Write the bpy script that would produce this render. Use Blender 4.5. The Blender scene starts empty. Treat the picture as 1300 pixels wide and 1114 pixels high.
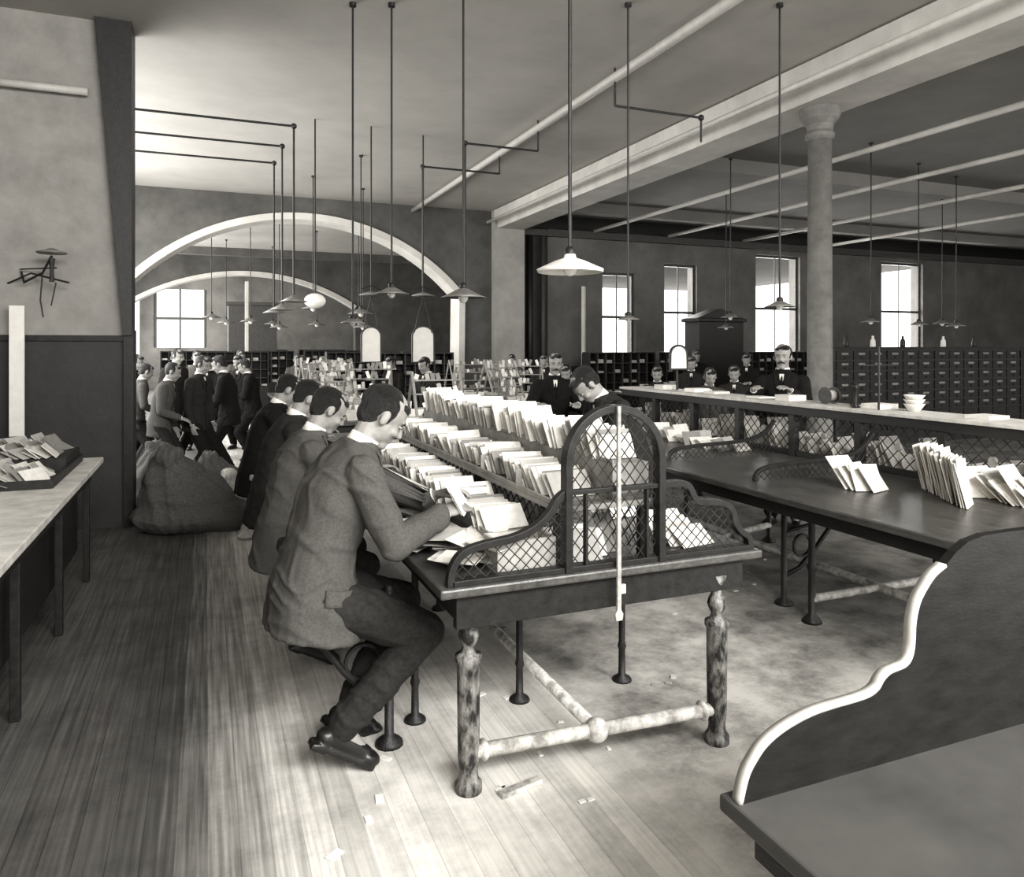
import bpy, math, random, bmesh
from mathutils import Vector, Matrix, noise, Euler
from mathutils.bvhtree import BVHTree
random.seed(7)
V=Vector
S=bpy.context.scene
COL=S.collection
try: S.view_settings.view_transform='Standard'
except Exception: pass
try: S.view_settings.look='Medium High Contrast'
except Exception: pass
# ------------------------------------------------------------ materials
def tone(v): return (v, v*0.965, v*0.90, 1)
def mat(name,v,rough=.75,var=.15,scale=6,bump=.1,metal=0,stretch=(1,1,1),bscale=None,spec=None,lo=.3,hi=.7):
    m=bpy.data.materials.new(name); m.use_nodes=True
    nt=m.node_tree; b=nt.nodes['Principled BSDF']
    b.inputs['Roughness'].default_value=rough; b.inputs['Metallic'].default_value=metal
    if spec is not None: b.inputs['Specular IOR Level'].default_value=spec
    tc=nt.nodes.new('ShaderNodeTexCoord'); mp=nt.nodes.new('ShaderNodeMapping')
    mp.inputs['Scale'].default_value=stretch
    nt.links.new(tc.outputs['Object'],mp.inputs['Vector'])
    n=nt.nodes.new('ShaderNodeTexNoise'); n.inputs['Scale'].default_value=scale; n.inputs['Detail'].default_value=8
    n.inputs['Roughness'].default_value=.65
    nt.links.new(mp.outputs['Vector'],n.inputs['Vector'])
    r=nt.nodes.new('ShaderNodeValToRGB')
    r.color_ramp.elements[0].position=lo; r.color_ramp.elements[1].position=hi
    r.color_ramp.elements[0].color=tone(v*(1-var)); r.color_ramp.elements[1].color=tone(min(1,v*(1+var)))
    nt.links.new(n.outputs['Fac'],r.inputs['Fac']); nt.links.new(r.outputs['Color'],b.inputs['Base Color'])
    if bump:
        n2=nt.nodes.new('ShaderNodeTexNoise'); n2.inputs['Scale'].default_value=bscale or scale*5; n2.inputs['Detail'].default_value=5
        nt.links.new(mp.outputs['Vector'],n2.inputs['Vector'])
        bp=nt.nodes.new('ShaderNodeBump'); bp.inputs['Strength'].default_value=bump; bp.inputs['Distance'].default_value=.02
        nt.links.new(n2.outputs['Fac'],bp.inputs['Height']); nt.links.new(bp.outputs['Normal'],b.inputs['Normal'])
    return m
M_wood=mat('dark_wood',.020,.45,.4,4,.1,stretch=(6,1,6),spec=.3)
M_gloss=mat('varnished_panel',.014,.32,.4,5,.05,stretch=(2,1,6),spec=.3)
M_wood2=mat('mid_wood',.065,.5,.35,5,.1,stretch=(6,1,6),spec=.3)
M_draw=mat('drawer_wood',.030,.6,.35,5,.1,stretch=(1,1,6),spec=.2)
M_top=mat('worn_table_top',.070,.33,.5,5,.1,stretch=(5,1,5))
M_slate=mat('dull_table_top',.055,.6,.3,3,.05)
M_iron=mat('black_iron',.016,.5,.4,20,.2)
M_worn=mat('chipped_paint_iron',.13,.5,.9,26,.3,lo=.42,hi=.64,stretch=(1,1,.45))
M_worn2=mat('scuffed_pale_pipe',.40,.55,.45,18,.2,lo=.36,hi=.6)
M_litedge=mat('lit_edge_paint',.48,.5,.2,10,.05)  # window light on the near board's edge, put into the colour
M_pipe=mat('cream_painted_pipe',.45,.5,.1,10,.05)
M_wire=mat('mesh_wire',.03,.5,.3,20,0)
M_light=mat('pale_painted_wood',.52,.6,.25,10,.05)
M_rackw=mat('aged_rack_wood',.26,.6,.35,8,.05)
M_batten=mat('scuffed_batten',.32,.6,.4,25,.1)
M_wallU=mat('upper_plaster',.27,.9,.2,3,.1)
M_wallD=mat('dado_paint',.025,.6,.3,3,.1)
M_wallB=mat('back_wall_paint',.09,.9,.35,1.5,.1)
M_wallE=mat('far_wall_paint',.17,.9,.4,.8,.1)
M_wallR=mat('hall_wall_paint',.13,.9,.3,1.2,.1)
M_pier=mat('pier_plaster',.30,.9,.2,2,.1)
M_col=mat('column_paint',.14,.7,.3,6,.1)
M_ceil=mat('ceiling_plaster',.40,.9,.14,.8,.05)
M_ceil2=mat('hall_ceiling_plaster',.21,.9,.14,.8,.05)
M_beam=mat('beam_paint',.46,.8,.22,1.5,.05)
M_arch=mat('arch_moulding_paint',.52,.8,.2,1.5,.05)
M_skin=mat('skin',.25,.6,.14,30,.08)
M_lip=mat('lip',.10,.6,.1,20,0)
M_hair=mat('dark_hair',.024,.45,.7,60,.9,stretch=(1,6,1),bscale=160)
M_tweed=mat('grey_tweed',.080,.95,.22,110,.10,spec=.12)
M_tweed2=mat('mid_grey_cloth',.085,.95,.22,110,.10,spec=.12)
M_dark=mat('black_cloth',.014,.9,.3,60,.1,spec=.15)
M_dark2=mat('charcoal_cloth',.028,.9,.3,60,.1,spec=.15)
M_pale=mat('pale_cloth',.36,.9,.15,20,.2)
M_shoe=mat('black_leather',.012,.35,.3,10,.1)
M_white=mat('white_linen',.7,.8,.08,10,.05)
M_plate=mat('label_paper',.20,.8,.3,10,.0)
M_sack=mat('burlap',.085,.95,.35,60,.3)
M_sack2=mat('pale_burlap',.42,.95,.35,30,.3)
M_paper=[mat('envelope_%s'%n,v,.8,.16,22,.05) for n,v in (('white',.76),('cream',.60),('buff',.40),('grey',.22))]
M_enamel=mat('white_enamel',.85,.3,.05,10,0)
M_shade=mat('dull_tin_shade',.17,.4,.3,10,.1)
M_globe=mat('opal_glass',.9,.2,.03,5,0)
M_eyew=mat('eye_white',.30,.3,.05,5,0)

def floor_mat():
    m=bpy.data.materials.new('worn_shaded_floor'); m.use_nodes=True; nt=m.node_tree; N=nt.nodes; Lk=nt.links
    b=N['Principled BSDF']; b.inputs['Roughness'].default_value=.7
    g=N.new('ShaderNodeNewGeometry'); sp=N.new('ShaderNodeSeparateXYZ'); Lk.new(g.outputs['Position'],sp.inputs[0])
    def math_(op,a,bb=None,c=None):
        n=N.new('ShaderNodeMath'); n.operation=op
        for i,x in enumerate((a,bb,c)):
            if x is None: continue
            if isinstance(x,(int,float)): n.inputs[i].default_value=x
            else: Lk.new(x,n.inputs[i])
        return n.outputs[0]
    def mr(x,a,bb,c,d):
        n=N.new('ShaderNodeMapRange'); n.inputs[1].default_value=a; n.inputs[2].default_value=bb; n.inputs[3].default_value=c; n.inputs[4].default_value=d
        Lk.new(x,n.inputs[0]); return n.outputs[0]
    px=math_('DIVIDE',sp.outputs['X'],.10)
    fr=math_('FRACT',px); idx=math_('FLOOR',px)
    wn=N.new('ShaderNodeTexWhiteNoise'); wn.noise_dimensions='1D'; Lk.new(idx,wn.inputs['W'])
    gap=math_('GREATER_THAN',fr,.04)
    mp=N.new('ShaderNodeMapping'); mp.inputs['Scale'].default_value=(24,.6,1); Lk.new(g.outputs['Position'],mp.inputs['Vector'])
    gr=N.new('ShaderNodeTexNoise'); gr.inputs['Scale'].default_value=2.5; gr.inputs['Detail'].default_value=8; Lk.new(mp.outputs[0],gr.inputs['Vector'])
    st=N.new('ShaderNodeTexNoise'); st.inputs['Scale'].default_value=2.4; st.inputs['Detail'].default_value=12; st.inputs['Roughness'].default_value=.74
    Lk.new(g.outputs['Position'],st.inputs['Vector'])
    wx=math_('ADD',sp.outputs['X'],math_('MULTIPLY',math_('SUBTRACT',st.outputs['Fac'],.5),.6))
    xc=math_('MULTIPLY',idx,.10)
    lit_side=mr(xc,-.06,.45,0,1)  # mask from shaded left boards to lit centre; evens grain and gaps
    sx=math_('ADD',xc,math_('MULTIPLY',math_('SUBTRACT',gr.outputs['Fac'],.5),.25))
    tone1=math_('ADD',mr(sx,-.18,.12,.10,.36),mr(sx,.10,.45,0,.32))  # shade painted into the left boards, light into the centre ones
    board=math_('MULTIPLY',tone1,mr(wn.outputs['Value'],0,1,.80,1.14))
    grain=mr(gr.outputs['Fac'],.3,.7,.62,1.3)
    grain=math_('ADD',math_('MULTIPLY',grain,math_('SUBTRACT',1,math_('MULTIPLY',lit_side,.65))),math_('MULTIPLY',lit_side,.65))
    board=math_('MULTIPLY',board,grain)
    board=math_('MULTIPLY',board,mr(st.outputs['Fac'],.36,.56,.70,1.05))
    board=math_('MULTIPLY',board,math_('ADD',mr(gap,0,1,.55,1),math_('MULTIPLY',math_('SUBTRACT',1,gap),math_('MULTIPLY',lit_side,.2))))
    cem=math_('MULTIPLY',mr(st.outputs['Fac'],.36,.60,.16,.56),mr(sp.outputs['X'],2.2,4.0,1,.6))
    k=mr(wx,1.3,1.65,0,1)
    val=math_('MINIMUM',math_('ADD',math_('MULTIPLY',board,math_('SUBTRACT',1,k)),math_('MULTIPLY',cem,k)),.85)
    cb=N.new('ShaderNodeCombineColor')
    Lk.new(val,cb.inputs[0]); Lk.new(math_('MULTIPLY',val,.965),cb.inputs[1]); Lk.new(math_('MULTIPLY',val,.90),cb.inputs[2])
    Lk.new(cb.outputs[0],b.inputs['Base Color'])
    bp=N.new('ShaderNodeBump'); bp.inputs['Strength'].default_value=.12; Lk.new(gr.outputs['Fac'],bp.inputs['Height']); Lk.new(bp.outputs[0],b.inputs['Normal'])
    return m
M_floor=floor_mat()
# ------------------------------------------------------------ mesh helpers
BASE={}
def to3(ax,u,v,a):
    return V((u,a,v)) if ax=='y' else (V((a,u,v)) if ax=='x' else V((u,v,a)))
def smooth2(pts,n=4):
    out=[]
    for i in range(len(pts)-1):
        p0=pts[max(i-1,0)];p1=pts[i];p2=pts[i+1];p3=pts[min(i+2,len(pts)-1)]
        for k in range(n):
            t=k/n
            out.append(tuple(.5*((2*p1[j])+(-p0[j]+p2[j])*t+(2*p0[j]-5*p1[j]+4*p2[j]-p3[j])*t*t+(-p0[j]+3*p1[j]-3*p2[j]+p3[j])*t**3) for j in (0,1)))
    out.append(tuple(pts[-1])); return out
class MB:
    def __init__(s): s.v=[]; s.f=[]
    def add(s,vs,fs):
        o=len(s.v); s.v+= [V(p) for p in vs]; s.f+=[[i+o for i in f] for f in fs]; return s
    def box(s,x0,x1,y0,y1,z0,z1):
        return s.add([(x0,y0,z0),(x1,y0,z0),(x1,y1,z0),(x0,y1,z0),(x0,y0,z1),(x1,y0,z1),(x1,y1,z1),(x0,y1,z1)],
          [(3,2,1,0),(4,5,6,7),(0,1,5,4),(1,2,6,5),(2,3,7,6),(3,0,4,7)])
    def obox(s,c,h,M):
        vs=[]
        for z in (-1,1):
            for x,y in ((-1,-1),(1,-1),(1,1),(-1,1)): vs.append(V(c)+M@V((x*h[0],y*h[1],z*h[2])))
        return s.add(vs,[(3,2,1,0),(4,5,6,7),(0,1,5,4),(1,2,6,5),(2,3,7,6),(3,0,4,7)])
    def sweep(s,pts,rs,n=8):
        pts=[V(p) for p in pts]
        if not isinstance(rs,(list,tuple)): rs=[rs]*len(pts)
        rings=[]; up=None
        for i,p in enumerate(pts):
            t=(pts[min(i+1,len(pts)-1)]-pts[max(i-1,0)]).normalized()
            if up is None:
                up=V((0,0,1)) if abs(t.z)<.9 else V((1,0,0))
            a=(up-t*up.dot(t)); 
            if a.length<1e-4: a=t.orthogonal()
            a.normalize(); bb=t.cross(a); up=a
            rings.append([p+(a*math.cos(2*math.pi*k/n)+bb*math.sin(2*math.pi*k/n))*rs[i] for k in range(n)])
        return s.loft(rings)
    def cyl(s,p0,p1,r0,r1=None,n=12): return s.sweep([p0,p1],[r0,r0 if r1 is None else r1],n)
    def loft(s,rings):
        n=len(rings[0]); vs=[p for r in rings for p in r]; fs=[]
        for i in range(len(rings)-1):
            for k in range(n):
                k2=(k+1)%n; fs.append((i*n+k,i*n+k2,(i+1)*n+k2,(i+1)*n+k))
        fs.append(tuple(range(n))[::-1]); fs.append(tuple((len(rings)-1)*n+k for k in range(n)))
        return s.add(vs,fs)
    def ell(s,c,r,M=None,n=14,m=8):
        c=V(c); M=M or Matrix.Identity(3)
        if not isinstance(r,(list,tuple)): r=(r,r,r)
        vs=[c+M@V((0,0,r[2]))]
        for i in range(1,m):
            t=math.pi*i/m
            for k in range(n):
                a=2*math.pi*k/n
                vs.append(c+M@V((r[0]*math.sin(t)*math.cos(a),r[1]*math.sin(t)*math.sin(a),r[2]*math.cos(t))))
        vs.append(c-M@V((0,0,r[2]))); fs=[]
        for k in range(n): fs.append((0,1+k,1+(k+1)%n))
        for i in range(m-2):
            for k in range(n):
                a=1+i*n+k; b2=1+i*n+(k+1)%n; fs.append((a,a+n,b2+n,b2))
        l=len(vs)-1; o=1+(m-2)*n
        for k in range(n): fs.append((l,o+(k+1)%n,o+k))
        return s.add(vs,fs)
    def cap(s,p0,r0,p1,r1,n=12):
        s.cyl(p0,p1,r0,r1,n); s.ell(p0,r0*.995,None,n,8); s.ell(p1,r1*.995,None,n,8); return s
    def lathe(s,c,prof,n=20):
        c=V(c); return s.loft([[c+V((r*math.cos(2*math.pi*k/n),r*math.sin(2*math.pi*k/n),z)) for k in range(n)] for r,z in prof])
    def shell(s,c,prof,n=24,t=.004):
        pr=list(prof)+[(max(r-t,.001),z-t*.3) for r,z in reversed(prof)]
        c=V(c); vs=[];fs=[]
        for r,z in pr:
            for k in range(n): vs.append(c+V((r*math.cos(2*math.pi*k/n),r*math.sin(2*math.pi*k/n),z)))
        q=len(pr)
        for i in range(q):
            j=(i+1)%q
            for k in range(n):
                k2=(k+1)%n; fs.append((i*n+k,i*n+k2,j*n+k2,j*n+k))
        return s.add(vs,fs)
    def prism(s,poly,ax,a0,a1):
        n=len(poly); vs=[to3(ax,u,v,a0) for u,v in poly]+[to3(ax,u,v,a1) for u,v in poly]
        fs=[tuple(range(n)),tuple(range(2*n-1,n-1,-1))]+[(i,(i+1)%n,(i+1)%n+n,i+n) for i in range(n)]
        return s.add(vs,fs)
    def strip(s,pts,w,ax,a0,a1,closed=False):
        P=[V((p[0],p[1],0)) for p in pts]; n=len(P); A=[];B=[]
        for i in range(n):
            if closed: t=(P[(i+1)%n]-P[i-1])
            else: t=(P[min(i+1,n-1)]-P[max(i-1,0)])
            t.normalize(); q=V((-t.y,t.x,0))*w/2; A.append(P[i]+q); B.append(P[i]-q)
        vs=[]
        for i in range(n):
            vs+=[to3(ax,A[i].x,A[i].y,a0),to3(ax,B[i].x,B[i].y,a0),to3(ax,B[i].x,B[i].y,a1),to3(ax,A[i].x,A[i].y,a1)]
        fs=[]
        for i in range(n if closed else n-1):
            j=(i+1)%n
            for k in range(4): fs.append((i*4+k,i*4+(k+1)%4,j*4+(k+1)%4,j*4+k))
        if not closed: fs+=[(3,2,1,0),tuple((n-1)*4+k for k in range(4))]
        return s.add(vs,fs)
    def lattice(s,poly,sp,r,ax,a,slope=1.25):
        us=[p[0] for p in poly]; vs=[p[1] for p in poly]
        for sg in (1,-1):
            k=slope*sg; c0=min(v-k*u for u in (min(us),max(us)) for v in (min(vs),max(vs))); c1=max(v-k*u for u in (min(us),max(us)) for v in (min(vs),max(vs)))
            c=c0+sp/2
            while c<c1:
                h=[]
                for i in range(len(poly)):
                    (u0,v0),(u1,v1)=poly[i],poly[(i+1)%len(poly)]
                    f0=v0-k*u0-c; f1=v1-k*u1-c
                    if f0*f1<0:
                        t=f0/(f0-f1); h.append(u0+(u1-u0)*t)
                h.sort()
                for i in range(0,len(h)-1,2):
                    if h[i+1]-h[i]>.004: s.cyl(to3(ax,h[i],k*h[i]+c,a+sg*r*.8),to3(ax,h[i+1],k*h[i+1]+c,a+sg*r*.8),r,r,5)
                c+=sp
        return s
    def mesh(s,name,m,base=V((0,0,0)),smooth=False):
        me=bpy.data.meshes.new(name); me.from_pydata([tuple(p-base) for p in s.v],[],s.f); me.validate(); 
        bm=bmesh.new(); bm.from_mesh(me); bmesh.ops.recalc_face_normals(bm,faces=bm.faces); bm.to_mesh(me); bm.free()
        if smooth:
            for p in me.polygons: p.use_smooth=True
        me.materials.append(m); return me
    def obj(s,name,m,parent=None,smooth=False,bevel=0,label=None,base=None):
        if parent is not None: base=BASE[parent.name]
        base=V(base or (0,0,0))
        o=bpy.data.objects.new(name,s.mesh(name,m,base,smooth)); COL.objects.link(o); BASE[o.name]=base
        if parent is not None: o.parent=parent
        else: o.location=base
        if bevel:
            b=o.modifiers.new('bevel','BEVEL'); b.width=bevel; b.segments=2; b.limit_method='ANGLE'
        if label: o['label']=label
        return o
    def top(s,name,m,label,cat,base,smooth=False,bevel=0,group=None):
        o=s.obj(name,m,None,smooth,bevel,label,base); o['category']=cat
        if group: o['group']=group
        return o
    def struct(s,name,m):
        o=s.obj(name,m); o['kind']='structure'; return o
def thing(name,label,cat,loc,group=None):
    o=bpy.data.objects.new(name,None); COL.objects.link(o); o.location=loc; o.empty_display_size=.1
    o['label']=label; o['category']=cat; BASE[o.name]=V(loc)
    if group: o['group']=group
    return o
def dup(root,loc,rz=None,label=None,scale=None):
    def rec(o,par):
        c=o.copy(); COL.objects.link(c)
        if par is not None: c.parent=par
        for ch in list(o.children): rec(ch,c)
        return c
    c=rec(root,None); c.location=loc
    if rz is not None: c.rotation_euler[2]=rz
    if label: c['label']=label
    if scale: c.scale=(scale,)*3
    BASE[c.name]=V(loc); return c
def remesh(mb,vox,name,m,parent=None,sm=4,disp=0,dscale=9,seed=0):
    o=bpy.data.objects.new(name,mb.mesh(name,m)); COL.objects.link(o)
    r=o.modifiers.new('r','REMESH'); r.mode='VOXEL'; r.voxel_size=vox
    s=o.modifiers.new('s','SMOOTH'); s.factor=.5; s.iterations=sm
    dg=bpy.context.evaluated_depsgraph_get(); dg.update()
    me=bpy.data.meshes.new_from_object(o.evaluated_get(dg)); o.modifiers.clear(); o.data=me
    if not me.materials: me.materials.append(m)
    if disp:
        ns=[v.normal.copy() for v in me.vertices]
        for v,n in zip(me.vertices,ns):
            c=v.co
            w=noise.noise(c*4+V((seed,0,0)))
            a=noise.noise(V((c.x*.6+w*.25+seed,c.y*.6,c.z*1.3+c.x*.8))*dscale)
            b2=noise.noise(V((c.x*1.1+c.z*.5,c.y*1.1-5,c.z*.5+w*.2))*dscale*.9)
            r1=math.exp(-30*a*a); r2=math.exp(-35*b2*b2)
            v.co=c+n*disp*(r1*.8+r2*.5-.1)
    for p in me.polygons: p.use_smooth=True
    BASE[o.name]=V((0,0,0))
    if parent is not None: o.parent=parent
    return o
# ------------------------------------------------------------ room shell
ZC=4.6
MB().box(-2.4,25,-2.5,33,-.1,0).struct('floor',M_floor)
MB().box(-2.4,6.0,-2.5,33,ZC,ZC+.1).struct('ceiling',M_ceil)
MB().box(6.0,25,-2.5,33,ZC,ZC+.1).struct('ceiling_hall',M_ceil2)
MB().box(-2.4,-.65,7.66,7.9,1.72,ZC).struct('wall_left_upper',M_wallU)
MB().box(-2.4,-.65,7.66,7.9,0,1.72).struct('wall_left_dado',M_wallD)
MB().box(-2.4,-.64,7.63,7.66,1.70,1.75).struct('trim_1',M_wood)
MB().prism([(-.93,ZC),(-.70,1.75),(-.63,1.75),(-.63,ZC)],'y',7.56,7.92).struct('trim_2',M_iron)
MB().box(-.70,-.62,7.6,7.92,0,1.8).struct('trim_3',M_wood)
MB().box(-2.5,-2.4,-2.5,7.9,0,ZC).struct('wall_left_side',M_wallU)
def arch_wall(name,y0,y1,xl,xr,ax0,ax1,zs,rise,m,zb=0):
    hw=(ax1-ax0)/2; cx=(ax0+ax1)/2; R=(hw*hw+rise*rise)/(2*rise); a=math.asin(hw/R); cz=zs+rise-R
    arc=[(cx+R*math.sin(a-2*a*i/36),cz+R*math.cos(a-2*a*i/36)) for i in range(37)]
    poly=[(xl,0),(xl,ZC),(xr,ZC),(xr,0),(ax1,0)]+arc+[(ax0,0)]
    MB().prism(poly,'y',y0,y1).struct(name,m); return arc
YB=15.2
arc=arch_wall('wall_back_arch',YB,YB+.5,-2.4,5.75,-1.45,5.06,2.72,1.5,M_wallB)
MB().strip([(5.03,0.0)]+arc+[(-1.42,0.0)],.13,'y',YB-.07,YB+.56).struct('trim_4',M_arch)
arc2=arch_wall('wall_far_arch',25,25.4,-2.4,8,-2.2,4.6,2.95,1.02,M_wallB)
MB().strip(arc2,.13,'y',24.94,25.45).struct('trim_5',M_arch)
MB().box(0,8,32,32.2,0,ZC).box(-2.4,-1.9,32,32.2,0,ZC).box(-1.9,0,32,32.2,0,1.6).box(-1.9,0,32,32.2,3.9,ZC).struct('wall_far_end',M_wallE)
f=MB(); f.box(-1.9,-1.8,32.05,32.15,1.6,3.9).box(-.1,0,32.05,32.15,1.6,3.9).box(-1.8,-.1,32.05,32.15,2.7,2.8).box(-1.0,-.93,32.07,32.13,1.6,2.7).box(-1.0,-.93,32.07,32.13,2.8,3.9).struct('window_5',M_wood2)
MB().box(8,8.2,15.7,32,0,ZC).struct('wall_far_right',M_wallB)
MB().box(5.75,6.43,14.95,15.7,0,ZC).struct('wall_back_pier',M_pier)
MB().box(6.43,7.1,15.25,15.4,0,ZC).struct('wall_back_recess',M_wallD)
wins=[(8.5,9.4,1.3,3.38),(10.2,11.15,1.3,3.65),(12.95,14.4,1.25,4.0),(17.3,18.9,1.25,4.0)]
w=MB(); x=7.1
for a,b,c,d in wins:
    w.box(x,a,YB,YB+.4,1.2,ZC); w.box(a,b,YB,YB+.4,d,ZC); w.box(a,b,YB,YB+.4,1.2,c); x=b
w.box(x,25,YB,YB+.4,1.2,ZC); w.struct('wall_back_hall',M_wallR)
MB().box(7.1,25,YB-.02,YB+.4,0,1.2).struct('wall_back_dado',M_wallD)
MB().box(6.43,25,YB-.12,YB,4.12,4.26).struct('trim_6',M_wood2)
MB().box(6.43,25,YB-.07,YB,4.3,ZC).struct('trim_7',M_wood)
for i,(a,b,c,d) in enumerate(wins):
    f=MB(); t=.06; y0,y1=YB+.1,YB+.16
    f.box(a,a+t,y0,y1,c,d).box(b-t,b,y0,y1,c,d).box(a+t,b-t,y0,y1,c,c+t).box(a+t,b-t,y0,y1,d-t,d)
    zm=(c+d)/2; f.box(a+t,b-t,y0-.01,y1,zm-.03,zm+.03)
    xm=(a+b)/2; f.box(xm-.012,xm+.012,y0+.02,y1-.02,c+t,zm-.03).box(xm-.012,xm+.012,y0+.02,y1-.02,zm+.03,d-t)
    f.box(a-.1,b+.1,YB-.08,YB-.001,c-.08,c); 
    f.struct('window_%d'%(i+1),M_wood2)
MB().box(25,25.2,3,15.6,0,ZC).struct('wall_right',M_wallR)
MB().box(5.8,6.4,-2.5,14.95,4.2,ZC).box(5.72,5.8,-2.5,14.95,4.42,ZC-.02).box(6.4,6.48,-2.5,14.95,4.42,ZC-.02).struct('trim_8',M_beam)
for i,(yy) in enumerate((4.0,9.5,13.5)):
    MB().box(6.48,25,yy,yy+.25,4.38,ZC-.001).struct('trim_%d'%(9+i),M_ceil2)
MB().box(.90,.98,20,20.1,0,3.3).struct('trim_12',M_arch)
MB().box(-2.4,8,20.14,20.3,3.95,4.15).struct('trim_13',M_wallB)
c=thing('column','round cast iron column with moulded capital under the ceiling beam','column',(6.1,6.15,0))
MB().lathe((6.1,6.15,0),[(.2,0),(.2,.12),(.15,.2),(.135,.3),(.12,3.9)],28).obj('shaft',M_col,c,True)
MB().lathe((6.1,6.15,0),[(.125,3.86),(.15,3.89),(.15,3.93),(.13,3.96),(.14,4.02),(.19,4.08),(.21,4.12),(.21,4.2)],28).obj('capital',M_col,c,False,.004)
# ------------------------------------------------------------ pipes
def pipe(pts,r,m,label,base=None,name='pipe'):
    mb=MB(); mb.sweep(pts,r,10)
    return mb.top(name,m,label,'pipe',base or pts[0],True)
pipe([(4.0,-2,4.5),(4.0,YB,4.5)],.05,M_pipe,'thick cream painted pipe running under the ceiling')
pipe([(5.55,-2,4.30),(5.55,14.9,4.30)],.035,M_pipe,'pale pipe fixed along the ceiling beam')
for i,xx in enumerate((8.2,10.2,12.4,15.0)):
    pipe([(xx,2,4.28),(xx,15,4.28)],.04,M_beam,'pale pipe under the ceiling of the window hall')
def bracket_lamp(x0,x1,y,z,zl,sh=.16):
    t=thing('gas_pendant','iron gas pipe arm from the wall with tin shade','lamp',(x1,y,z),'gas drops by the arch')
    MB().sweep([(x0,y,z),(x1,y,z)],.014,8).obj('arm',M_iron,t)
    MB().ell((x1,y,z),.035).obj('elbow_joint',M_iron,t,True)
    MB().cyl((x1,y,z),(x1,y,zl),.012,.012,8).obj('drop_pipe',M_iron,t)
    MB().shell((x1,y,zl),[(.02,0),(.05,-.02),(sh,-.08)],20).obj('lamp_shade',M_shade,t,True)
bracket_lamp(-.75,.94,9,4.22,2.25); bracket_lamp(-.9,.9,10,4.23,2.2); bracket_lamp(-1.1,.88,11,4.24,2.2)
for (x0,x1,y,z,zl) in ((3.0,4.0,8.86,4.2,2.45),(2.83,4.0,10.24,4.2,2.5),(5.1,4.0,6.88,4.2,3.93)):
    t=thing('gas_pipe_arm','thin iron pipe arm hanging below the ceiling pipe','pipe',(x1,y,z))
    MB().cyl((x0,y,z),(x1,y,z),.014,.014,8).obj('arm',M_iron,t)
    MB().cyl((x0,y,z),(x0,y,zl),.012,.012,8).obj('drop_pipe',M_iron,t)
    MB().cyl((x1,y,z),(x1,y,ZC),.012,.012,8).obj('riser',M_iron,t)
    MB().ell((x0,y,z),.035).obj('elbow_joint',M_iron,t,True)
def pendant(x,y,z,R,m,label,big=False,rod=.009):
    t=thing('pendant_lamp',label,'lamp',(x,y,ZC),'hanging lamps over the sorting tables')
    MB().cyl((x,y,z+R*.55),(x,y,ZC-.03),rod,rod,8).obj('rod',M_iron,t)
    MB().lathe((x,y,0),[(.03,ZC-.03),(.03,ZC-.001)],14).obj('ceiling_rose',M_iron,t)
    MB().lathe((x,y,z),[(.018,R*.3),(.03,R*.4),(.03,R*.55),(.014,R*.65)],14).obj('lamp_holder',M_iron,t,True)
    MB().shell((x,y,z),[(R*.16,R*.42),(R*.2,R*.3),(R*.45,R*.22),(R*.93,-.0),(R,-R*.03),(R*.96,-R*.12)] if big else [(R*.12,R*.42),(R*.3,R*.34),(R*.65,R*.15),(R,0)],28).obj('lamp_shade',m,t,True)
    MB().ell((x,y,z+R*.02),(R*.22,R*.22,R*.26)).obj('bulb',M_globe,t,True)
    return t
pendant(1.85,3.67,2.08,.185,M_enamel,'white enamel pendant lamp on a long rod above the table',True,.011)
pendant(1.85,5.51,2.03,.18,M_shade,'tin conical pendant lamp on a long rod')
pendant(1.47,6.31,2.1,.15,M_shade,'tin conical pendant lamp on a long rod')
pendant(1.16,6.43,1.85,.11,M_shade,'small pendant lamp on a long rod')
pendant(3.35,5.54,1.88,.10,M_shade,'small pendant lamp on a long rod')
pendant(4.56,5.05,1.99,.13,M_shade,'tin conical pendant lamp on a long rod')
for x,y,z,R in ((2.2,11.5,2.15,.2),(1.7,13.2,2.3,.2),(2.7,13.9,2.0,.2),(.9,17.5,2.2,.22),(1.6,18.5,2.1,.22),(2.6,19.5,2.2,.22),(3.2,17.0,2.2,.22),(.1,18.2,2.3,.22),(.5,22,2.3,.25),(1.8,23,2.3,.25),
   (8.9,8,2.0,.14),(10.6,8.6,2.0,.14),(7.6,9.5,2.1,.16),(9.1,11.5,2.0,.16),(13.6,10.5,2.1,.18),(12.0,9.0,2.0,.16)):
    pendant(x,y,z,R,M_shade,'small tin shaded pendant lamp further down the hall')
t=thing('globe_lamp','white opal glass globe lamp on a thin rod','lamp',(1.3,9.9,ZC))
MB().cyl((1.3,9.9,2.35),(1.3,9.9,ZC-.001),.01,.01,8).obj('rod',M_iron,t)
MB().ell((1.3,9.9,2.24),(.14,.14,.10)).obj('globe',M_globe,t,True)
pipe([(-1.9,7.58,3.92),(-.98,7.58,3.92)],.035,M_pipe,'short pale pipe on the plaster wall')
t=thing('wall_gas_bracket','folding iron gas bracket with disc shade on plaster wall','lamp',(-1.45,7.6,2.3))
MB().lathe((-1.22,7.35,2.44),[(.11,0),(.12,.012),(.05,.03),(.02,.045)],20).obj('lamp_shade',M_shade,t,True)
MB().sweep([(-1.5,7.655,2.3),(-1.45,7.5,2.2),(-1.3,7.42,2.28),(-1.22,7.35,2.42)],.010).sweep([(-1.6,7.655,2.2),(-1.4,7.5,2.28),(-1.1,7.4,2.2)],.008).sweep([(-1.5,7.6,2.32),(-1.2,7.45,2.33)],.006).obj('arm',M_iron,t)
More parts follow.
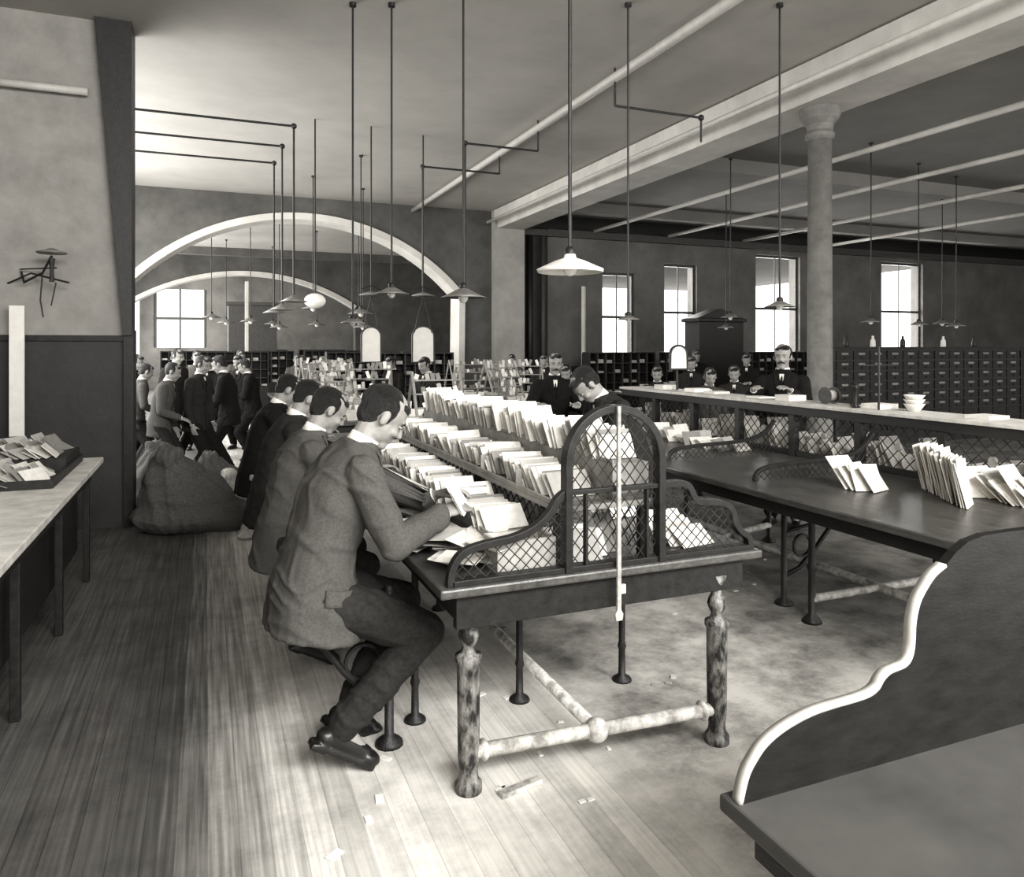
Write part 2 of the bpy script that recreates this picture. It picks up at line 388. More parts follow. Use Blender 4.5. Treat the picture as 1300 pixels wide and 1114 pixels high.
MB().lathe((-1.22,7.35,2.2),[(.02,0),(.015,.1),(.025,.2)],10).sweep([(-1.3,7.42,2.28),(-1.32,7.44,2.05),(-1.3,7.45,1.9)],.006).sweep([(-1.2,7.42,2.2),(-1.24,7.44,2.0)],.005).obj('chain',M_iron,t)
def tablet(x,y,z0,z1,wd,hang=True):
    t=thing('notice_tablet','white arch topped notice tablet '+('hung on wires from a rod' if hang else 'standing on a post'),'sign',(x,y,z0))
    hw=wd/2; zt=z1-hw*.9
    pl=[(x-hw,z0),(x-hw,zt)]+[(x-hw*math.cos(a*math.pi/12),zt+hw*.9*math.sin(a*math.pi/12)) for a in range(1,12)]+[(x+hw,zt),(x+hw,z0)]
    MB().prism(pl,'y',y,y+.012).obj('panel',M_white,t)
    MB().strip(pl,.02,'y',y-.006,y+.018,True).obj('frame',M_iron,t)
    if hang:
        MB().sweep([(x-hw*.8,y,zt+.05),(x-hw*.5,y,z1+.15),(x,y,z1+.4)],.006).sweep([(x+hw*.8,y,zt+.05),(x+hw*.5,y,z1+.15),(x,y,z1+.4)],.006).cyl((x,y,z1+.4),(x,y,ZC),.01,.01,8).obj('hanger',M_iron,t)
        MB().lathe((x,y,z1+.42),[(.15,0),(.16,.01),(.05,.05),(.02,.06)],20).obj('lamp_shade',M_shade,t,True)
        MB().sweep([(x-.14,y,z1+.5),(x,y,z1+.56),(x+.14,y,z1+.5)],.008).obj('cross_arm',M_iron,t)
    else:
        MB().cyl((x,y+.03,z0+.05),(x,y+.03,1.2),.012,.012,8).obj('post',M_iron,t)
    return t
tablet(2.80,10.1,1.43,1.93,.31); tablet(2.04,9.95,1.44,1.91,.26); tablet(4.4,6.3,1.42,1.66,.2,False)
# ------------------------------------------------------------ letters
LS=[]; 
for i in range(10):
    wd=random.uniform(.16,.215); h=random.uniform(.105,.15); LS.append((wd,h,.0018,(0,1,2,3,0,1,2,1,0,2)[i]))
for i in range(4): LS.append((.17,.15+.018*i,.0025,(0,1,0,2)[i]))
for i in range(4): LS.append((.17,.24+.02*i,.0028,(0,1,0,2)[i]))
LM=[MB().box(-a/2,a/2,-c_,c_,0,h).mesh('letter',M_paper[p]) for a,h,c_,p in LS]
REQ=[]
def letter(x,y,z,lean,yaw=0,k=None,label='white envelope standing in a row of sorted mail',group='letters on the sorting table',name='letter',roll=0,w=1):
    k=random.randrange(10) if k is None else k
    REQ.append((w/(x*.38+y*.925),V((x,y,z+.003*abs(math.sin(lean)))),(lean,roll,yaw),k,label,group))
def flush_letters(limit=294):
    REQ.sort(key=lambda r:-r[0])
    for w_,loc,rot,k,lb,gp in REQ[:limit]:
        o=bpy.data.objects.new('letter',LM[k]); COL.objects.link(o); o.location=loc; o.rotation_euler=rot
        o['label']=lb; o['category']='letter'; o['group']=gp
    mb=MB(); mi=[]
    for w_,loc,rot,k,lb,gp in REQ[limit:]:
        M=Euler(rot).to_matrix(); a,h,c_,p=LS[k]
        mb.obox(loc+M@V((0,0,h/2)),(a/2,c_,h/2),M); mi+=[p]*6
    if mb.v:
        o=mb.obj('letter',M_paper[0]); 
        for m_ in M_paper[1:]: o.data.materials.append(m_)
        for p_,q in zip(o.data.polygons,mi): p_.material_index=q
        o['kind']='stuff'; o['label']='mass of sorted envelopes on the tables down the hall'; o['category']='letters'
def row(x,y0,y1,z,step,base=.7,gapn=6,jx=.012,yawr=.1,maxl=1.1,ks=None,**kw):
    y=y0; n=0; ln=base; sk=0
    while y<y1:
        letter(x+random.uniform(-jx,jx)+sk,y,z,-(ln+random.uniform(-.05,.06)),random.uniform(-yawr,yawr),k=random.choice(ks) if ks else None,roll=random.uniform(-.03,.03),**kw)
        n+=1; y+=step*random.uniform(.6,1.3); ln=min(ln+.015,maxl)
        if n%gapn==0: y+=step*random.choice((.8,1.8)); ln=base*random.uniform(.8,1.15); gapn=random.randint(9,18); sk=random.uniform(-.015,.015)
LEGP=[(.0,0),(.05,0),(.05,.03),(.038,.045),(.034,.07),(.036,.09),(.040,.12),(.042,.30),(.043,.455),(.050,.465),(.050,.485),(.030,.495),(.024,.515),(.034,.535),(.040,.555),(.034,.575),(.024,.59),(.026,.62),(.042,.67)]
def leg(x,y,par,top=.67,m=None):
    k=top/.67
    return MB().lathe((x,y,0),[(max(r,.001),z*k) for r,z in LEGP],20).obj('leg',m or M_worn,par,True)
# ------------------------------------------------------------ main sorting table
T=thing('sorting_table','long dark sorting table with arched wire mesh end panel','table',(1.45,2.5,0))
MB().box(.75,2.15,2.48,7.4,.765,.80).obj('table_top',M_top,T,False,.008)
MB().box(.82,2.08,2.52,2.56,.64,.765).box(.82,.86,2.56,7.3,.67,.765).box(2.04,2.08,2.56,7.3,.67,.765).obj('apron',M_wood,T,False,.004)
for lx,ly in ((.9,2.62),(1.97,2.55),(.9,7.1),(1.97,7.1)): leg(lx,ly,T,.70)
for lx in (.69+.16,1.35,1.9):
    for ly in (3.2,4.5,5.8):
        MB().lathe((lx,ly,0),[(.05,0),(.045,.012),(.018,.03),(.016,.15),(.022,.17),(.016,.19),(.016,.765)],12).obj('post',M_iron,T,True)
MB().cyl((.9,2.62,.14),(1.97,2.55,.14),.027,.027,14).cyl((1.42,2.585,.14),(1.42,7.1,.14),.025,.025,14).ell((1.42,2.585,.14),.048).ell((.96,2.62,.14),(.02,.04,.04)).ell((1.9,2.555,.14),(.02,.04,.04)).obj('stretcher',M_worn2,T,True)
MB().cyl((.9,7.1,.14),(1.97,7.1,.14),.03,.03,14).obj('stretcher',M_worn2,T,True)
Lw=smooth2([(.795,.80),(.798,.845),(.815,.885),(.845,.915),(.90,.932),(.96,.94),(1.03,.948),(1.09,.965),(1.14,.99),(1.185,1.03),(1.215,1.075),(1.25,1.10)],3)
Rw=smooth2([(1.67,1.10),(1.76,1.10),(1.80,1.085),(1.82,1.05),(1.85,1.02),(1.93,1.01),(1.99,.995),(2.02,.96),(2.03,.92),(2.06,.88),(2.10,.85),(2.11,.80)],3)
py=2.50
MB().strip(Lw,.026,'y',py,py+.035).obj('wing_frame',M_wood,T,False,.002)
MB().strip(Rw,.026,'y',py,py+.035).obj('wing_frame',M_wood,T,False,.002)
ac=(1.46,1.205); ar=.205
archp=[(ac[0]-ar,.80)]+[(ac[0]-ar*math.cos(i*math.pi/26),ac[1]+ar*math.sin(i*math.pi/26)) for i in range(27)]+[(ac[0]+ar,.80)]
MB().strip(archp,.030,'y',py-.010,py+.04).obj('arch_frame',M_wood,T,False,.003)
MB().box(1.255,1.665,py,py+.03,1.09,1.108).box(.8,2.1,py,py+.05,.80,.82).box(1.60,1.611,py+.005,py+.03,.82,1.09).box(1.33,1.341,py+.005,py+.03,.82,1.09).obj('panel_rail',M_wood,T,False,.002)
MB().lattice([(p[0],p[1]) for p in archp],.06,.0024,'y',py+.02).obj('wire_mesh',M_wire,T)
MB().lattice(Lw+[(1.25,.80)],.045,.0022,'y',py+.02,1.0).obj('wire_mesh',M_wire,T)
MB().lattice([(1.67,.80)]+Rw,.045,.0022,'y',py+.02,1.0).obj('wire_mesh',M_wire,T)
MB().prism([(1.453,1.42),(1.467,1.42),(1.469,.64),(1.478,.625),(1.474,.60),(1.446,.60),(1.442,.625),(1.451,.64)],'y',py-.024,py-.011).obj('batten',M_batten,T,False,.002)
MB().box(1.487,1.507,py+.008,py+.02,.69,.725).obj('lock_plate',M_light,T)
SL=1.035
MB().box(1.235,1.67,2.56,5.45,SL-.022,SL).box(1.235,1.25,2.56,5.45,SL,SL+.02).box(1.50,1.67,2.6,5.4,SL,1.18).box(1.50,1.51,2.6,5.4,1.18,1.195).obj('shelf',M_rackw,T,False,.003)
MB().box(1.03,1.235,2.75,5.4,.88,.895).box(1.03,1.04,2.75,5.4,.895,.915).box(1.05,1.06,2.76,5.39,.80,.88).obj('lower_shelf',M_rackw,T,False,.002)
for i in range(6):
    yy=3.0+i*.45; MB().box(1.25,1.49,yy,yy+.008,SL,SL+.08).obj('divider',M_rackw,T)
    MB().box(1.045,1.235,yy,yy+.008,.895,.97).obj('divider',M_rackw,T)
for yy in (2.6,3.55,4.5,5.4):
    for xx in (1.25,1.63): MB().box(xx,xx+.03,yy,yy+.03,.80,SL-.022).obj('shelf_support',M_wood,T)
for xx in (1.265,1.645): MB().lattice([(2.62,.81),(5.4,.81),(5.4,1.01),(2.62,1.01)],.07,.003,'x',xx,1.0).obj('wire_mesh',M_wire,T)
row(1.375,2.70,5.3,SL+.002,.0175,.75,group='letters on the upper shelf')
row(1.585,2.70,5.3,1.182,.020,.5,7,maxl=.8,ks=(0,1,2,3,4,5,6,7,8,9,10,11,12),label='letter standing on the raised ledge',group='letters on the raised ledge')
row(1.14,2.84,5.3,.897,.0185,.75,jx=.02,yawr=.12,group='letters on the lower shelf')
row(.94,3.35,5.9,.802,.03,.9,jx=.03,yawr=.25,group='letters on the table surface',w=.8)
for i in range(26):
    letter(random.uniform(.84,1.0),random.uniform(2.60,3.4),.803+.0035*i,-random.uniform(1.3,1.52),random.uniform(-1.4,1.4),label='loose envelope lying flat on the table',group='loose letters on the table')
for i in range(14):
    letter(1.42+random.uniform(-.08,.08),2.60+i*.024,.802,-random.uniform(.5,.9),random.uniform(-.2,.2),label='envelope stacked behind the wire mesh end panel',group='letters behind the mesh')
for i in range(8):
    letter(1.9+random.uniform(-.05,.05),2.62+i*.03,.802,-random.uniform(.6,1.),random.uniform(-.2,.2),label='envelope leaning behind the mesh wing of the table',group='letters behind the mesh')
for i in range(8):
    letter(1.9+random.uniform(-.05,.05),3.2+i*.17,.802,-random.uniform(.5,.9),random.uniform(-.2,.2),group='letters on the table surface',w=.3)
b=thing('letter_box','small pale open wooden box on the table','box',(1.12,2.65,.80))
MB().box(1.0,1.24,2.58,2.592,.80,.92).obj('side_panel',M_paper[2],b); MB().box(1.0,1.24,2.72,2.732,.80,.92).obj('side_panel',M_paper[2],b)
MB().box(1.0,1.012,2.592,2.72,.80,.92).obj('side_panel',M_paper[2],b); MB().box(1.228,1.24,2.592,2.72,.80,.92).obj('side_panel',M_paper[2],b)
MB().box(1.012,1.228,2.592,2.72,.80,.808).obj('bottom',M_paper[2],b)
def slope_rack(x,y,z,wd,label,rz=0):
    t=thing('sloping_rack',label,'rack',(x,y,z),'sloping racks on the tables')
    for xx in (x-wd/2,x+wd/2):
        MB().sweep([(xx,y-.27,z+.016),(xx,y,z+.62)],.014,6).sweep([(xx,y+.25,z+.016),(xx,y,z+.62)],.014,6).obj('side_frame',M_rackw,t)
    p=MB(); mi=[]
    for i in range(5):
        zz=z+.06+i*.12; yy=y-.27+.27*(zz-z)/.62
        MB().box(x-wd/2,x+wd/2,yy-.03,yy+.03,zz,zz+.012).obj('ledge',M_rackw,t)
        for j in range(int(wd/.05)):
            if random.random()<.75:
                h=random.uniform(.04,.10); xx=x-wd/2+.03+j*.05
                p.obox((xx,yy,zz+.012+h/2),(.02,.002,h/2),Matrix.Rotation(-.25,3,'X')@Matrix.Rotation(random.uniform(-.4,.4),3,'Y')); mi+=[random.choice((0,1,2,3,3))]*6
    o=p.obj('stored_letters',M_paper[0],t)
    for m_ in M_paper[1:]: o.data.materials.append(m_)
    for p_,q in zip(o.data.polygons,mi): p_.material_index=q
    o['kind']='stuff'; t.rotation_euler[2]=rz
    return t
slope_rack(1.92,6.5,.80,.44,'sloping wooden rack with letter filled ledges on a table')
# ------------------------------------------------------------ second table
T2=thing('sorting_table','long dark sorting table with a low wire mesh rack','table',(3.8,1.9,0))
MB().box(3.0,4.58,1.9,7.1,.76,.80).obj('table_top',M_top,T2,False,.008)
MB().box(3.06,3.10,2.0,7.0,.68,.76).box(3.1,4.5,2.0,2.04,.68,.76).obj('apron',M_wood,T2,False,.004)
for ly in (3.44,4.7,6.2): MB().lathe((3.35,ly,0),[(.06,0),(.05,.02),(.022,.05),(.02,.3),(.03,.33),(.02,.36),(.02,.68),(.035,.72),(.035,.76)],14).obj('leg',M_iron,T2,True)
for ly in (2.2,3.44,5.0,6.8): MB().lathe((4.4,ly,0),[(.06,0),(.05,.02),(.022,.05),(.02,.3),(.03,.33),(.02,.36),(.02,.76)],14).obj('leg',M_iron,T2,True)
MB().cyl((3.9,2.0,.14),(3.9,6.9,.14),.028,.028,12).cyl((3.35,3.44,.14),(4.4,3.44,.14),.025,.025,12).cyl((3.35,4.7,.14),(4.4,5.0,.14),.025,.025,12).obj('stretcher',M_worn2,T2,True)
MB().box(4.18,4.56,1.95,7.1,1.185,1.21).obj('rack_top',M_light,T2,False,.004)
MB().box(4.20,4.54,1.97,7.08,1.12,1.185).obj('rack_fascia',M_wood,T2,False,.003)
MB().box(4.22,4.26,1.95,7.1,.80,.84).obj('rack_rail',M_wood,T2,False,.003)
yy=1.95
while yy<7.05:
    MB().box(4.205,4.265,yy,yy+.055,.80,1.12).obj('rack_post',M_wood,T2,False,.002)
    MB().cyl((4.215,yy+.35,.985),(4.235,yy+.35,.985),.024,.024,14).obj('rosette',M_rackw,T2)
    yy+=.64
MB().lattice([(1.97,.84),(7.08,.84),(7.08,1.12),(1.97,1.12)],.085,.0035,'x',4.24,1.0).obj('wire_mesh',M_wire,T2)
Lo=smooth2([(3.2,.80),(3.22,.85),(3.3,.88),(3.5,.895),(3.7,.90),(3.9,.91),(4.05,.94),(4.15,1.0),(4.2,1.06)],3)
for yy in (3.75,4.7): 
    MB().strip(Lo,.025,'y',yy,yy+.03).obj('divider_frame',M_wood,T2,False,.003)
    MB().lattice(Lo+[(4.2,.8)],.05,.003,'y',yy+.015,1.0).obj('wire_mesh',M_wire,T2)
G2='letters on the second sorting table'
for i in range(50):
    letter(3.72+random.uniform(-.02,.03)+.0065*i,2.72+i*.010,.802,-random.uniform(.14,.26),.45+random.uniform(-.08,.08),random.choice((14,15,16,14,15,14)),'tall envelope in an upright stacked bundle',G2,w=1.5)
for i in range(5):
    letter(3.62+random.uniform(-.04,.04),3.2+i*.03,.802,-random.uniform(.4,.8),random.uniform(-.4,.4),random.choice((10,11,12,14)),group=G2,w=1.3)
for i in range(20):
    letter(4.08+random.uniform(-.06,.06),2.3+i*.03,.802,-random.uniform(.4,.9),random.uniform(-.5,.5),random.choice((10,11,12,13,14)),group=G2,w=.9)
for i in range(96):
    letter(4.40+random.uniform(-.07,.1),2.1+i*.052,.802,-random.uniform(.15,.6),random.uniform(-.5,.5),random.choice((0,1,4,5,7,10,11,12,14,15)),label='envelope in the rack behind the wire mesh',group='letters behind the rack mesh',w=.7)
for i in range(34):
    letter(3.95+random.uniform(-.1,.12),4.85+i*.065,.802,-random.uniform(.5,1.),random.uniform(-.4,.4),group=G2,w=.7)
for i,(x,y) in enumerate(((4.4,2.7),(4.4,3.1),(4.42,3.9),(4.4,4.75),(4.4,5.1),(4.4,5.7),(4.4,6.0),(4.38,6.5))):
    MB().box(x-.09,x+.09,y-.08,y+.08,1.21,1.22+.012*(i%4)).top('paper_stack',M_paper[i%2],'flat stack of white papers on the rack top','paper',(x,y,1.21),False,.002)
t=thing('twine_reel','round twine reel standing on its side on the rack top','reel',(4.4,4.35,1.21))
MB().cyl((4.37,4.35,1.275),(4.45,4.35,1.275),.04,.04,18).obj('twine',M_paper[2],t,True)
for xx in (4.36,4.448): MB().cyl((xx,4.35,1.274),(xx+.01,4.35,1.274),.064,.064,22).obj('flange',M_wood2,t)
for i in range(3):
    MB().shell((4.42,3.62,1.212+.03*i),[(.035,0),(.06,.04),(.068,.05)],20,.008).top('bowl',M_white,'small white bowl stacked on the rack top','bowl',(4.42,3.62,1.212+.03*i),True)
for i in range(4):
    x=4.3+.06*i; MB().lathe((x,4.0+.06*i,1.21),[(.025,0),(.03,.01),(.012,.03),(.012,.12),(.022,.14),(.022,.17)],12).top('hand_stamp',M_wood,'turned wooden handled hand stamp on the rack top','stamp',(x,4.0+.06*i,1.21),True)
MB().sweep([(4.3,3.8,1.21),(4.3,3.8,1.65)],.008).sweep([(4.15,3.8,1.52),(4.45,3.8,1.52)],.006).top('wire_stand',M_iron,'thin black wire stand on the rack top','stand',(4.3,3.8,1.21))
def swing_seat(x,y,dx,z=.52,label='round swing seat on a scrolled iron bracket'):
    t=thing('swing_seat',label,'stool',(x,y,0),'swing seats at the tables')
    sx=x+dx
    MB().lathe((sx,y,z),[(.001,0),(.13,0),(.15,.012),(.15,.03),(.12,.042),(.001,.042)],24).obj('seat',M_wood,t,True)
    MB().lathe((x,y,0),[(.06,0),(.055,.015),(.02,.04),(.018,z*.9),(.018,.66)],12).obj('post',M_iron,t,True)
    MB().sweep([(x,y,.18),(x+dx*.3,y,.22),(x+dx*.62,y,.33),(x+dx*.9,y,.45),(sx,y,z)],.014).sweep([(x,y,z-.06),(x+dx*.5,y,z-.03),(sx,y,z)],.012).obj('bracket_arm',M_iron,t,True)
    ring=[(x+dx*.36+.07*math.cos(a*math.pi/8),.36+.07*math.sin(a*math.pi/8)) for a in range(16)]
    MB().strip(ring,.014,'y',y-.01,y+.01,True).obj('scroll_ring',M_iron,t)
swing_seat(.70,3.05,-.30,.535,'round swing seat on an iron bracket beneath seated man')
swing_seat(3.42,3.75,.42,.52,'empty round swing seat on a scrolled iron bracket'); swing_seat(2.84,4.4,-.1,.56); swing_seat(.70,4.3,-.32,.5); swing_seat(.70,5.3,-.3,.5)
# ------------------------------------------------------------ near table
T3=thing('sorting_table','dark wood sorting table end board with a swooping edge painted lit','table',(1.7,1.2,0))
prof=smooth2([(.985,.735),(1.0,.785),(1.02,.815),(1.05,.843),(1.10,.866),(1.168,.882),(1.23,.887),(1.289,.889),(1.33,.893),(1.355,.903),(1.37,.92),(1.39,.932),(1.415,.936),(1.438,.94),(1.453,.952),(1.461,.973),(1.464,1.0),(1.467,1.035),(1.48,1.075),(1.503,1.105),(1.53,1.13),(1.566,1.148)],4)
MB().prism(prof+[(1.60,1.175),(1.64,1.195),(1.70,1.205),(2.4,1.205),(2.4,.735)],'y',1.2,1.222).obj('end_board',M_gloss,T3)
MB().strip(prof,.008,'y',1.198,1.224).obj('lit_edge_strip',M_litedge,T3,True)  # pale strip stands for window light catching the board's edge
MB().box(.97,2.5,-1.6,1.25,.70,.735).obj('table_top',M_slate,T3,False,.006)
MB().box(1.02,1.06,-1.5,1.2,.62,.70).box(1.06,2.4,1.16,1.2,.62,.70).obj('apron',M_wood,T3)
for lx,ly in ((1.1,1.1),(2.3,1.1),(1.1,-1.4),(2.3,-1.4)): leg(lx,ly,T3,.70)
# ------------------------------------------------------------ left counter
t=thing('work_counter','long work counter with a pale top against the wall','counter',(-1.4,.6,0))
y0,y1,zt=.6,6.1,.85
MB().box(-2.35,-.69,y0,y1,zt-.04,zt).obj('counter_top',M_light,t,False,.006)
MB().box(-2.3,-.76,y0+.05,y1-.05,zt-.15,zt-.04).obj('apron',M_wood,t)
for i in range(6):
    yy=y0+.1+(y1-y0-.26)*i/5
    MB().box(-.80,-.76,yy,yy+.04,0,zt-.15).obj('leg',M_wood,t,False,.004)
MB().box(-2.3,-1.0,y0+.08,y1-.08,.25,.3).obj('lower_shelf',M_wood,t)
MB().box(-.90,-.84,2.2,6.0,.22,.7).obj('side_board',M_wood,t)
MB().box(-2.3,-1.0,4.6,6.0,.302,.66).top('storage_crate',M_wood2,'dark wooden crate stored beneath the counter','crate',(-1.6,5.3,.302),False,.01)
tr=thing('pen_tray','long low tray holding bundles of letters on counter','tray',(-1.2,5.4,.85))
MB().box(-1.9,-.80,4.85,5.95,.851,.865).box(-1.9,-.80,4.85,4.87,.865,.90).box(-.82,-.80,4.87,5.95,.865,.90).box(-1.9,-.82,5.40,5.95,.865,.95).obj('tray_body',M_wood,tr)
for r_,(yy,zz) in enumerate(((4.95,.867),(5.08,.867),(5.20,.867),(5.33,.867),(5.48,.952),(5.63,.952),(5.80,.952))):
    for i in range(20):
        letter(-1.48+.032*i,yy+random.uniform(-.04,.04),zz,-.95+random.uniform(-.3,.3),1.35+random.uniform(-.35,.35),random.choice((1,2,2,5,6,7,9,3,3,3)),'bundled envelope leaning in the counter tray','letters in the counter tray',w=(1.5 if r_<3 else .6))
MB().box(-1.56,-1.45,7.50,7.53,.88,2.0).top('paper_strip',M_white,'narrow pale strip of paper against the dark wall','paper',(-1.5,7.5,.88))
# ------------------------------------------------------------ sacks
def sack(x,y,sx,sy,sz,m,label,vox=.016,dp=.03,seed=0):
    mb=MB(); mb.ell((0,0,sz*.2),(sx*.56,sy*.54,sz*.24)).ell((-sx*.05,0,sz*.42),(sx*.44,sy*.46,sz*.36)).ell((-sx*.16,0,sz*.66),(sx*.30,sy*.36,sz*.28)).ell((sx*.32,-sy*.1,sz*.14),(sx*.36,sy*.4,sz*.17))
    mb.cyl((-.2*sx,0,sz*.80),(-.28*sx,-.05*sy,sz*.98),.15*sx,.13*sx,14).cyl((-.28*sx,-.05*sy,sz*.96),(-.12*sx,-.22*sy,sz*.92),.12*sx,.12*sx,14)
    o=remesh(mb,vox,'mail_sack',m,None,24)
    me=o.data; ns=[v.normal.copy() for v in me.vertices]
    for v,n in zip(me.vertices,ns):
        c=v.co; ang=math.atan2(c.y,c.x+.15*sx)
        a=noise.noise(V((ang*1.6+c.z*2.0,c.z*.8,seed))*1.6); b2=noise.noise(V((c.x*3,c.y*3,c.z*9+seed)))
        v.co=c+n*dp*(math.exp(-12*a*a)*.9+math.exp(-14*b2*b2)*.35-.6)
        if v.co.z<.0: v.co.z=0
    o.location=(x,y,0); o['label']=label; o['category']='sack'; return o
s0=sack(-.12,7.3,.92,.58,.70,M_sack,'large sagging burlap mail sack slumped by the wall',dp=.022)
s1=sack(.33,7.75,.6,.5,.42,M_sack2,'pale crumpled mail sack on the floor near standing men',.014,.022,3)
s2=sack(.15,8.6,.6,.5,.5,M_sack,'dark crumpled mail sack in the heap on the floor',.014,.022,8)
for sr,x,y,k in ((s1,.72,8.6,.8),(s2,-.5,8.4,1.25),(s1,-.2,9.05,1.1),(s2,.62,9.2,.8),(s1,.5,7.15,.6),(s1,.36,6.85,.40)):
    dup(sr,(x,y,0),random.uniform(0,6),None,k)
# ------------------------------------------------------------ cabinets
def drawer_cab(x,y,wd=1.12,h=1.60):
    t=thing('drawer_cabinet','dark wooden cabinet of small labelled drawers','cabinet',(x,y,0),'labelled drawer cabinets in the hall')
    MB().box(x,x+wd,y,y+.45,0,h).obj('body',M_wood,t)
    MB().box(x,x+wd,y-.04,y+.47,h,h+.04).obj('cornice',M_draw,t)
    for r in range(8):
        for c in range(3):
            x0=x+.02+c*(wd-.02)/3; z0=h-.17*(r+1)
            d=MB().box(x0,x0+(wd-.02)/3-.02,y-.018,y-.001,z0,z0+.145).obj('drawer',M_draw,t,False,.003)
            if r<6: MB().box(x0+.10,x0+.24,y-.024,y-.018,z0+.08,z0+.115).obj('label_plate',M_plate,d)
            if r<6: MB().ell((x0+.17,y-.03,z0+.035),.014,None,8,6).obj('knob',M_iron,d)
    return t
c0=drawer_cab(9.45,9.2)
for i in range(1,6): dup(c0,(9.45+1.122*i,9.2,0))
def pigeon(x,y,wd=1.6,h=1.5,z0=0):
    t=thing('pigeonhole_cabinet','dark open pigeonhole sorting cabinet','cabinet',(x,y,z0),'pigeonhole cabinets along the wall')
    MB().box(x,x+wd,y+.3,y+.33,z0,z0+h).box(x,x+wd,y,y+.3,z0,z0+h*.45).box(x,x+.03,y,y+.3,z0+h*.45,z0+h).box(x+wd-.03,x+wd,y,y+.3,z0+h*.45,z0+h).box(x,x+wd,y,y+.3,z0+h,z0+h+.03).obj('body',M_wood,t)
    g=MB()
    for i in range(1,4): g.box(x+.03,x+wd-.03,y,y+.29,z0+h*.45+i*h*.137,z0+h*.45+i*h*.137+.012)
    for i in range(1,8): g.box(x+wd*i/8,x+wd*i/8+.012,y+.002,y+.292,z0+h*.45,z0+h)
    g.obj('partition_grid',M_wood2,t)
    p=MB()
    for i in range(8):
        for j in range(4):
            if random.random()<.6: p.box(x+wd*i/8+.03,x+wd*(i+.8)/8,y+.04,y+.25,z0+h*.45+j*h*.137+.014,z0+h*.45+j*h*.137+.05+random.random()*.04)
    o=p.obj('stored_papers',M_paper[2],t); o['kind']='stuff'
    return t
g0=pigeon(7.3,13.6)
for p in ((9.0,13.6,0),(10.7,13.6,0),(12.4,13.6,0),(14.1,13.6,0),(2.4,16.4,0),(4.1,16.4,0),(.6,21,0),(3.0,14.3,0),(-1.1,21,0),(-.2,19,0),(2.6,22,0),(1.0,27,0),(3.0,27,0)): dup(g0,p)
MB().box(9.15,10.25,12.4,12.9,0,2.15).box(9.1,10.3,12.35,12.95,2.15,2.22).prism([(9.1,2.22),(10.3,2.22),(9.7,2.42)],'y',12.4,12.9).top('cupboard',M_wood,'tall dark wooden cupboard with a pitched top','cupboard',(9.7,12.65,0),False,.01)
MB().box(.6,2.0,24,24.6,0,2.9).box(.55,2.05,23.95,24.65,2.9,3.0).top('cupboard',M_wood2,'tall wooden press standing beyond the arch','cupboard',(1.3,24.3,0),False,.01)
for i,(x) in enumerate((9.9,10.5,11.2,12.2,13.0)):
    MB().lathe((x,9.4,1.64),[(.04,0),(.045,.02),(.04,.11),(.018,.15),(.02,.19)],14).top('bottle',M_white if i%2 else M_iron,'small glazed bottle standing on the drawer cabinet','bottle',(x,9.4,1.64),True)
MB().cyl((7.85,14.9,0),(7.85,14.9,3.0),.05,.05,12).top('painted_post',M_beam,'white painted post against the hall wall','post',(7.85,14.9,0))
pipe([(6.62,15.1,0),(6.62,15.1,4.1)],.07,M_iron,'dark vertical pipe beside the pier')
pipe([(6.95,15.1,0),(6.95,15.1,4.1)],.05,M_wood2,'dark vertical pipe beside the pier')
def plain_table(x,y,wd,ln,z=.82,label='plain dark work table heaped with mail'):
    t=thing('work_table',label,'table',(x,y,0),'tables further down the hall')
    MB().box(x,x+wd,y,y+ln,z-.04,z).obj('table_top',M_top,t,False,.006)
    for a in (.06,wd-.12):
        for b2 in (.06,ln-.12): MB().box(x+a,x+a+.06,y+b2,y+b2+.06,0,z-.04).obj('leg',M_wood,t)
    MB().box(x+.08,x+wd-.08,y+.08,y+.1,z-.14,z-.04).obj('apron',M_wood,t)
    return t
plain_table(.95,8.2,1.45,3.0); plain_table(3.1,8.6,1.5,3.2); plain_table(6.9,7.8,1.3,4.2); plain_table(1.0,12.0,1.6,2.0); plain_table(3.6,12.4,1.6,1.6)
for i in range(380):
    x0,y0,ww,ll=random.choice(((1.0,8.3,1.2,2.7),(1.0,8.3,1.2,2.7),(3.2,8.7,1.2,2.8),(1.1,12.1,1.3,1.7),(7.0,8.0,1.,3.6)))
    letter(x0+.1+random.random()*(ww-.1),y0+random.random()*ll,.822,-random.uniform(.3,.9),random.uniform(-.8,.8),random.randrange(14),'white mail heaped on a table down the hall','mail on the far tables',w=.5)
for xx,yy,ww,rz in ((1.3,8.75,.45,.15),(1.9,9.3,.5,-.35),(1.5,10.2,.7,.2),(3.6,9.2,.5,.3),(4.2,9.9,.6,-.25),(3.8,11.0,.7,.1),(1.8,12.6,.9,0)): slope_rack(xx,yy,.82,ww,'sloping rack of sorted mail on a further table',rz)
flush_letters()
